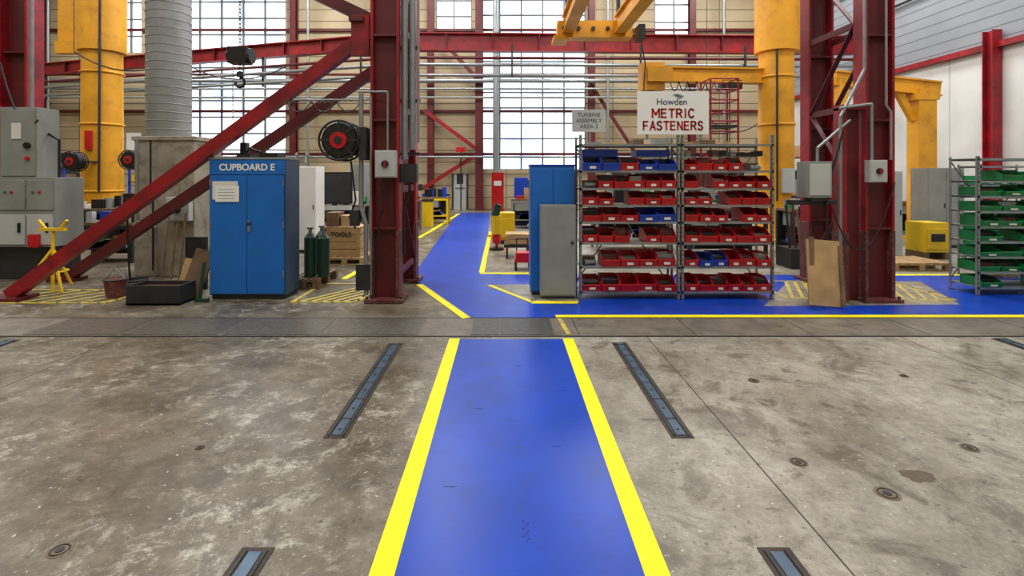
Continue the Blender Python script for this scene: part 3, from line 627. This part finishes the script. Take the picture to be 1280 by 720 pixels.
b=B(); b.box(.46,.93,6.76,6.94,.04,Z(256,6.8),'gpaint'); b.box(.47,.92,6.77,6.93,0,.04,'dgrey'); b.box(.475,.915,6.75,6.76,.06,Z(258,6.8),'gpaint'); b.cyl((.88,6.73,.75),(.88,6.75,.75),.02,'dgrey'); b.done('steel_locker',.004)
def grack(x0,x1,y0,y1,top,n,name):
    zs=[.12+i*(top-.25)/n for i in range(n)]+[top-.03]
    rack(x0,x1,y0,y1,zs,name,[(z,''.join(random.choice('gggg.') for _ in range(4))) for z in zs[:-1]],top,.14)
grack(X(1222,6.95),X(1222,6.95)+1.25,6.95,7.4,Z(195,6.95),8,'shelving_unit')
grack(7.5,8.5,8.1,8.5,Z(205,8.1),8,'shelving_unit')
def cabinet(x0,x1,y0,y1,h,k,name,doors=2):
    b=B(); b.box(x0,x1,y0,y1,.05,h,k); b.box(x0+.02,x1-.02,y0+.02,y1-.02,0,.05,'dgrey')
    for i in range(doors):
        a=x0+(x1-x0)*i/doors+.01; c=x0+(x1-x0)*(i+1)/doors-.01; b.box(a,c,y0-.015,y0,.07,h-.02,k); b.box(c-.05,c-.03,y0-.03,y0-.015,h*.5,h*.5+.1,'dgrey')
    b.done(name,.004)
cabinet(X(1160,11.5),X(1205,11.5),11.5,12,Z(210,11.5),'gpaint','steel_cabinet',2)
cabinet(X(1104,10),X(1128,10),10,10.5,Z(214,10),'lgrey','steel_cabinet',1)
b=B(); x0,x1=X(1122,10.6),X(1150,10.6); b.box(x0,x1,9.9,10.4,.14,Z(278,10),'yelB'); b.box(x0+.03,x1-.03,9.88,9.9,.2,.6,'yelB'); b.box(x0+.1,x1-.1,9.87,9.88,.35,.5,'black')
for a in (x0,x1-.08): b.box(a,a+.08,9.9,10.4,0,.14,'woodD')
b.done('yellow_machine_case',.006)
def pallet(x0,x1,y0,y1,z=0,name='wooden_pallet',k='wood'):
    b=B()
    for i in range(3):
        yy=y0+(y1-y0-.1)*i/2
        for j in range(3):
            xx=x0+(x1-x0-.1)*j/2; b.box(xx,xx+.1,yy,yy+.1,z+.02,z+.1,k)
        b.box(x0,x1,yy,yy+.1,z,z+.02,k); b.box(x0,x1,yy,yy+.1,z+.1,z+.12,k)
    n=6
    for i in range(n):
        xx=x0+(x1-x0)*i/n; b.box(xx+.01,xx+(x1-x0)/n-.02,y0,y1,z+.12,z+.14,k)
    b.done(name)
pallet(X(1100,9),X(1172,9),8.7,9.5)
def crate(x0,x1,y0,y1,z0,z1,txt=None,k='wood'):
    b=B(); b.box(x0+.02,x1-.02,y0+.02,y1-.02,z0,z1-.02,k)
    n=max(2,int((z1-z0)/.12))
    for i in range(n):
        a=z0+(z1-z0)*i/n; b.box(x0,x1,y0,y0+.02,a+.005,a+(z1-z0)/n-.005,k); b.box(x0,x0+.02,y0,y1,a+.005,a+(z1-z0)/n-.005,k); b.box(x1-.02,x1,y0,y1,a+.005,a+(z1-z0)/n-.005,k)
    for xx in (x0,x1-.07): b.box(xx,xx+.07,y0-.015,y0,z0,z1,k)
    b.box(x0,x1,y0,y1,z1-.02,z1,k); o=b.done('wooden_crate',.003)
    if txt: text(txt,(x0+x1)/2,y0-.017,z0+(z1-z0)*.75,.12,'black',o,.002)
b=B(); b.beam((X(1020,6.5),6.30,.03),(X(1026,6.5),6.47,.82),.42,.02,'wood')
b.beam((X(1004,6.5),6.33,.03),(X(1012,6.5),6.47,.86),.06,.04,'woodD'); b.beam((X(1040,6.5),6.28,.03),(X(1046,6.5),6.45,.75),.05,.04,'woodD')
b.done('leaning_pallet_board')
b=B(); 
for i in range(7): b.cyl((X(990,9)+i*.08,9.0,0),(X(990,9)+i*.08+.05*math.sin(i),9.2,1.1+.1*math.sin(i*2)),.02,random.choice(['woodD','black','redD']),8)
b.box(X(985,9),X(1045,9),8.9,9.4,0,.35,'dgrey'); b.done('tool_rack')
def bench(x0,x1,y0,y1,h=.88,k='dgrey',clutter=10,name='workbench'):
    b=B(); b.box(x0,x1,y0,y1,h-.05,h,'woodD')
    for xx in (x0,x1-.06):
        for yy in (y0,y1-.06): b.box(xx,xx+.06,yy,yy+.06,0,h-.05,k)
    b.box(x0+.06,x1-.06,y0+.02,y1-.02,.25,.28,k); b.box(x0+.1,x0+.6,y0+.01,y1-.1,h-.35,h-.05,'gpaint')
    b.box(x0+.06,x1-.06,y0,y0+.03,h-.12,h-.05,k); b.box(x0+.06,x1-.06,y1-.04,y1-.02,.1,h-.05,'dgrey')
    for i in range(clutter):
        w=.08+random.random()*.25; xx=x0+(x1-x0-w)*random.random(); yy=y0+.05+random.random()*(y1-y0-.4); hh=.06+random.random()*.28
        kk=random.choice(['lgrey','white','dgrey','blueb','redb','wood','black','gpaint','dgrey','greenb'])
        if random.random()<.4: b.cyl((xx+w/2,yy+.1,h),(xx+w/2,yy+.1,h+hh),w/3,kk,12)
        else: b.box(xx,xx+w,yy,yy+w*.7,h,h+hh,kk)
        w=.1+random.random()*.3; xx=x0+(x1-x0-w-.1)*random.random()+.05; b.box(xx,xx+w,y0+.1,y0+.35,.28,.3+random.random()*.2,random.choice(['wood','blueb','dgrey','lgrey','redD']))
    b.done(name)
bench(X(60,11.5),X(175,11.5),11.5,12.2,clutter=22); bench(X(0,15.5),X(85,15.5),15.5,16.3,clutter=18); bench(X(150,15.5),X(250,15.5),15.8,16.5,clutter=18)
bench(X(90,9.6),X(170,9.6),9.5,10.1,.75,clutter=14)
bench(X(375,12.5),X(455,12.5),12.5,13.2,.9,'gpaint',18); bench(X(250,9.6),X(262,9.6)+1.2,9.6,10.3,.9)
bench(X(525,17),X(560,17),17,17.7,.9,'yelB',10); bench(X(640,14),X(700,14),15.5,16.2,.9,'gpaint',14); bench(X(1000,15),X(1100,15),15,15.8,.9,'gpaint',16); bench(X(745,11),X(850,11),11,11.7,1.0,'gpaint',14)
bench(X(262,14),X(355,14),15.5,16.3,.9,'blueb',16); bench(X(860,10),X(960,10),10,10.7,1.0,'dgrey',14); bench(X(1000,9.9),X(1060,9.9),10.2,10.8,.95,'dgrey',12)
bench(X(455,15),X(525,15),14.6,15.3,.9,'gpaint',16); bench(11.05,12.15,13.8,14.5,.9,'dgrey',12)
def bgshelf(px0,px1,d,top):
    b=B(); x0,x1=X(px0,d),X(px1,d); h=Z(top,d); n=4
    for xx in (x0,x1-.06):
        for yy in (d,d+.7): b.box(xx,xx+.06,yy,yy+.06,0,h,'blueb')
    for i in range(n):
        z=.15+i*(h-.3)/(n-1) ; b.box(x0,x1,d,d+.76,z-.04,z,'rust')
        xx=x0+.1
        while xx<x1-.4:
            w=.15+random.random()*.35; 
            if random.random()<.85: b.box(xx,xx+w,d+.05,d+.6,z,z+.15+random.random()*.35,random.choice(['wood','woodD','dgrey','gpaint','lgrey','redb','blueb','black','yelB']))
            xx+=w+.04
    b.done('stock_shelving')
bgshelf(5,80,17.5,196); bgshelf(258,340,13.0,222); bgshelf(1002,1052,16.5,190); bgshelf(690,722,17,215); bgshelf(160,250,18.5,200); bgshelf(1062,1100,20.5,195)
def ladder(x,y,h,k='galv'):
    b=B()
    for s in (-.22,.22): b.beam((x+s,y,.0),(x+s*.8,y+.7,h),.05,.03,k); b.beam((x+s,y+1.4,.0),(x+s*.8,y+.75,h),.04,.03,k)
    n=int(h/.28)
    for i in range(1,n+1):
        t=i/(n+.3); b.box(x-.22,x+.22,y+.7*t-.05,y+.7*t+.05,h*t-.015,h*t+.01,k)
    b.done('step_ladder')
ladder(X(350,16),17.0,2.4); ladder(X(228,13.5),13.5,2.1,'yelB'); ladder(X(1068,11.2),11.1,2.2)
b=B()
for px,d in ((35,13.5),(50,13.8),(330,12.0)): b.cyl((X(px,d),d,0),(X(px,d),d,.88),.29,'blueb' if px==35 else 'dgrey',24); [b.tor((X(px,d),d,z),.29,.012,'dgrey','z',24) for z in (.02,.3,.6,.87)]
b.done('oil_drums')
cabinet(X(366,10.8),X(395,10.8),10.8,11.3,Z(208,10.8),'white','steel_cabinet',1)
b=B(); d=11.8; b.box(X(394,d),X(440,d),d,d+.05,Z(255,d),Z(215,d),'black'); b.box(X(396,d),X(438,d),d-.005,d,Z(253,d),Z(217,d),'dgrey'); b.box(X(414,d),X(420,d),d+.05,d+.1,.0,Z(240,d),'dgrey'); b.box(X(404,d),X(430,d),d-.15,d+.2,0,.04,'dgrey'); b.box(X(394,d),X(440,d),d-.2,d-.01,Z(262,d),Z(257,d),'lgrey'); b.done('display_stand')
cabinet(X(443,14),X(460,14),13.6,14.1,Z(205,14),'gpaint','steel_cabinet',1)
d=9.5
pallet(X(404,9.3),X(456,9.3),9.3,10.1); crate(X(405,d),X(452,d),9.4,10,.14,Z(284,9.4),'TOOLS')
b=B(); b.box(X(409,d),X(424,d),9.45,9.8,Z(284,9.4)+.0,Z(266,9.4),'woodD'); b.box(X(426,d),X(438,d),9.5,9.8,Z(284,9.4),Z(270,9.4),'wood'); b.done('cardboard_boxes',.004)
pallet(X(374,7.8),X(412,7.8),7.35,8.2,k='woodD')
def bottle(x,y,z=0,h=1.0,r=.085,k='green'):
    b=B(); b.cyl((x,y,z),(x,y,z+h*.8),r,k,20); b.cyl((x,y,z+h*.8),(x,y,z+h*.9),r,k,20,r*.35); b.cyl((x,y,z+h*.9),(x,y,z+h),r*.3,'galv',12); b.box(x-.04,x+.04,y-.02,y+.02,z+h*.97,z+h,'dgrey'); b.done('gas_cylinder')
bottle(-2.95+.05,7.6,.14,.72); bottle(-2.70,7.6,.14,.7); bottle(-2.82,7.85,.14,.72)
b=B(); d=23.9; b.box(X(567,d),X(583,d),d-.02,d+.09,0,Z(219,d),'lgrey'); b.box(X(565,d),X(567,d),d-.05,d+.09,0,Z(217,d),'dgrey'); b.box(X(583,d),X(585,d),d-.05,d+.09,0,Z(217,d),'dgrey'); b.box(X(571,d),X(579,d),d-.03,d-.02,1.2,1.7,'dgrey'); b.box(X(569,d),X(581,d),d-.06,d-.02,1.0,1.05,'galv'); b.done('door_1')
b=B(); d=23.4; b.box(X(570,d),X(582,d),d,d+.02,Z(190,d),Z(184,d),'redb'); b.cyl((X(576,d),d+.02,0),(X(576,d),d+.02,Z(190,d)),.03,'dgrey',8); b.done('fire_sign')
def extpt(px,d,h):
    b=B(); x=X(px,d); b.box(x-.16,x+.16,d+.05,d+.1,0,h,'redb'); b.box(x-.25,x+.25,d-.1,d+.25,0,.06,'yelB'); b.cyl((x,d-.06,.15),(x,d-.06,.65),.09,'redb',16); b.cyl((x,d-.06,.65),(x,d-.06,.75),.09,'redb',16,.03); b.path([(x,d-.06,.75),(x+.1,d-.08,.7),(x+.12,d-.08,.35)],.015,'black'); b.box(x-.1,x+.1,d+.03,d+.05,h-.35,h-.22,'white'); b.done('fire_extinguisher_stand')
extpt(622,13.5,1.7)
b=B(); x=X(634,12.2); d=12.2; b.box(x-.18,x+.18,d,d+.4,.08,Z(266,d),'yelB'); b.box(x-.16,x+.16,d-.02,d,.15,.6,'yelB'); b.box(x-.2,x+.2,d-.05,d+.42,0,.08,'black'); b.done('yellow_machine_case',.01)
b=B(); x=X(621,11.4);d=11.2; b.cyl((x,d,0),(x,d,1.05),.03,'redb'); b.cyl((x,d,0),(x,d,.05),.16,'black',20); b.cyl((x-.04,d-.02,.75),(x+.04,d-.02,1.0),.09,'green',12); b.cyl((x,d-.02,.35),(x,d-.02,.75),.1,'yelB',14); b.cyl((x,d-.02,.15),(x,d-.02,.35),.09,'redb',14); b.done('barrier_post')
d=10; crate(X(632,d),X(662,d),10,10.5,.28,Z(293,10))
b=B(); x0,x1=X(630,10),X(664,10); b.box(x0,x1,9.98,10.55,.22,.28,'dgrey')
for xx in (x0+.06,x1-.06):
    for yy in (10.05,10.45): b.cyl((xx-.02,yy,.07),(xx+.02,yy,.07),.07,'black',14); b.box(xx-.02,xx+.02,yy-.02,yy+.02,.07,.22,'redb')
b.done('platform_trolley')
b=B(); x=X(654,8.6); y=8.75; b.box(x-.14,x+.14,y,y+.35,.14,.2,'redb'); b.box(x-.12,x+.12,y+.03,y+.3,.2,.3,'redb')
for s in (-1,1): b.cyl((x+s*.12-.02,y+.05,.06),(x+s*.12+.02,y+.05,.06),.06,'black',14); b.cyl((x+s*.12-.02,y+.3,.06),(x+s*.12+.02,y+.3,.06),.06,'black',14); b.beam((x+s*.12,y+.05,.06),(x+s*.12,y+.1,.16),.03,.03,'dgrey')
b.path([(x-.1,y+.33,.2),(x-.1,y+.4,.5),(x+.1,y+.4,.5),(x+.1,y+.33,.2)],.012,'dgrey'); b.done('pallet_jack')
cabinet(X(643,16.5),X(660,16.5),16.5,17,Z(222,16.5),'blueb','steel_cabinet',1); 
b=B()
for px,d in ((534,16),(541,18.3),(556,20)): 
    x=X(px,d); b.box(x-.15,x+.15,d,d+.3,0,.85,'yelB'); b.box(x-.17,x+.17,d-.02,d+.32,.8,.88,'dgrey')
b.done('machine_guard_posts',.01)
def machine(px0,px1,d,top,k,name='machine_tool'):
    b=B(); x0,x1=X(px0,d),X(px1,d); h=Z(top,d); w=x1-x0
    b.box(x0,x1,d,d+1,0,h*.4,k); b.box(x0+.1,x0+w*.4,d+.3,d+.9,h*.4,h,k); b.box(x0+w*.3,x1-.1,d+.35,d+.8,h*.7,h*.88,'dgrey'); b.cyl((x0+w*.75,d+.55,h*.45),(x0+w*.75,d+.55,h*.7),.12,'galv',14); b.box(x0+.05,x1-.05,d-.08,d,h*.3,h*.35,'galv'); b.cyl((x1-.15,d-.1,h*.25),(x1-.15,d,h*.25),.08,'dgrey',12)
    b.box(x0+.2,x0+w*.35,d+.28,d+.3,h*.55,h*.85,'dgrey'); b.box(x0+w*.45,x0+w*.65,d-.02,d,.1,h*.25,'black'); b.box(x1-.4,x1-.15,d+.05,d+.25,h*.4,h*.55,'black'); b.cyl((x0+w*.5,d+.2,h*.42),(x0+w*.8,d+.2,h*.42),.06,'galv',10)
    b.done(name,.01)
machine(55,100,19.5,208,'dgrey'); machine(190,240,20.5,212,'gpaint'); machine(255,330,20,215,'dgrey'); machine(400,455,18.5,222,'gpaint'); machine(760,850,19,200,'gpaint'); machine(870,940,18,205,'dgrey'); machine(1005,1060,18.5,212,'gpaint'); machine(648,700,20.5,225,'dgrey'); machine(480,528,20,225,'gpaint')
machine(2,58,11.5,232,'dgrey'); machine(1115,1135,15,215,'dgrey')
b=B(); b.box(X(158,23.8),X(176,23.8),23.8,23.84,Z(188,23.8),Z(166,23.8),'white'); b.done('notice_board')
b=B()
for (p,q,dr) in (((X(205,12),12,4.6),(X(360,12),12,4.2),.5),((X(60,10),10.6,4.2),(X(190,10),10.6,4.0),.3),((X(880,14),13.8,3.2),(X(960,14),13.8,3.4),.5)):
    b.sag(p,q,dr,.015,'black'); 
    for e in (p,q): b.cyl(e,(e[0],e[1],11.9),.008,'dgrey',5)
b.done('hanging_cables')
# ---------------- lights ----------------
for yy,pw in ((-2,220),(3.5,265),(9.5,335),(15,365),(20.5,365)):  # unseen ceiling lamps added to light the hall, weaker towards the front corners
    for xx in (-17,-9,-2.8,3.9,9.5):
        b=B(); b.box(xx-.95,xx+.95,yy-.95,yy+.95,11.2,11.35,'lgrey'); 
        for s in (-1,1): b.cyl((xx+s*.4,yy,11.35),(xx+s*.4,yy,11.99),.015,'dgrey',6)
        ho=b.done('added_bay_lamp')
        l=bpy.data.lights.new('added_lamp_light','AREA'); l.shape='RECTANGLE'; l.size=1.8; l.size_y=1.8; l.energy=pw*(0.7 if abs(xx)>8.9 and yy<5 else 1); l.color=(1,.99,.965)
        o=bpy.data.objects.new('added_lamp_light',l); o.location=(xx,yy,11.18); bpy.context.scene.collection.objects.link(o); o.parent=ho
w=bpy.data.worlds.new('World'); bpy.context.scene.world=w; w.use_nodes=True; w.node_tree.nodes['Background'].inputs[0].default_value=(.8,.9,1,1); w.node_tree.nodes['Background'].inputs[1].default_value=1
# ---------------- camera ----------------
cd=bpy.data.cameras.new('camera'); cd.sensor_width=36; cd.lens=FP/1280*36; cd.shift_x=(640-VX)/1280; cd.shift_y=-(360-VY)/1280; cd.clip_end=200
cam=bpy.data.objects.new('camera',cd); cam.location=(0,0,CH); cam.rotation_euler=(math.pi/2,0,0); bpy.context.scene.collection.objects.link(cam); bpy.context.scene.camera=cam
sc=bpy.context.scene; sc.view_settings.view_transform='Standard'; sc.view_settings.look='None'; sc.view_settings.exposure=0.08
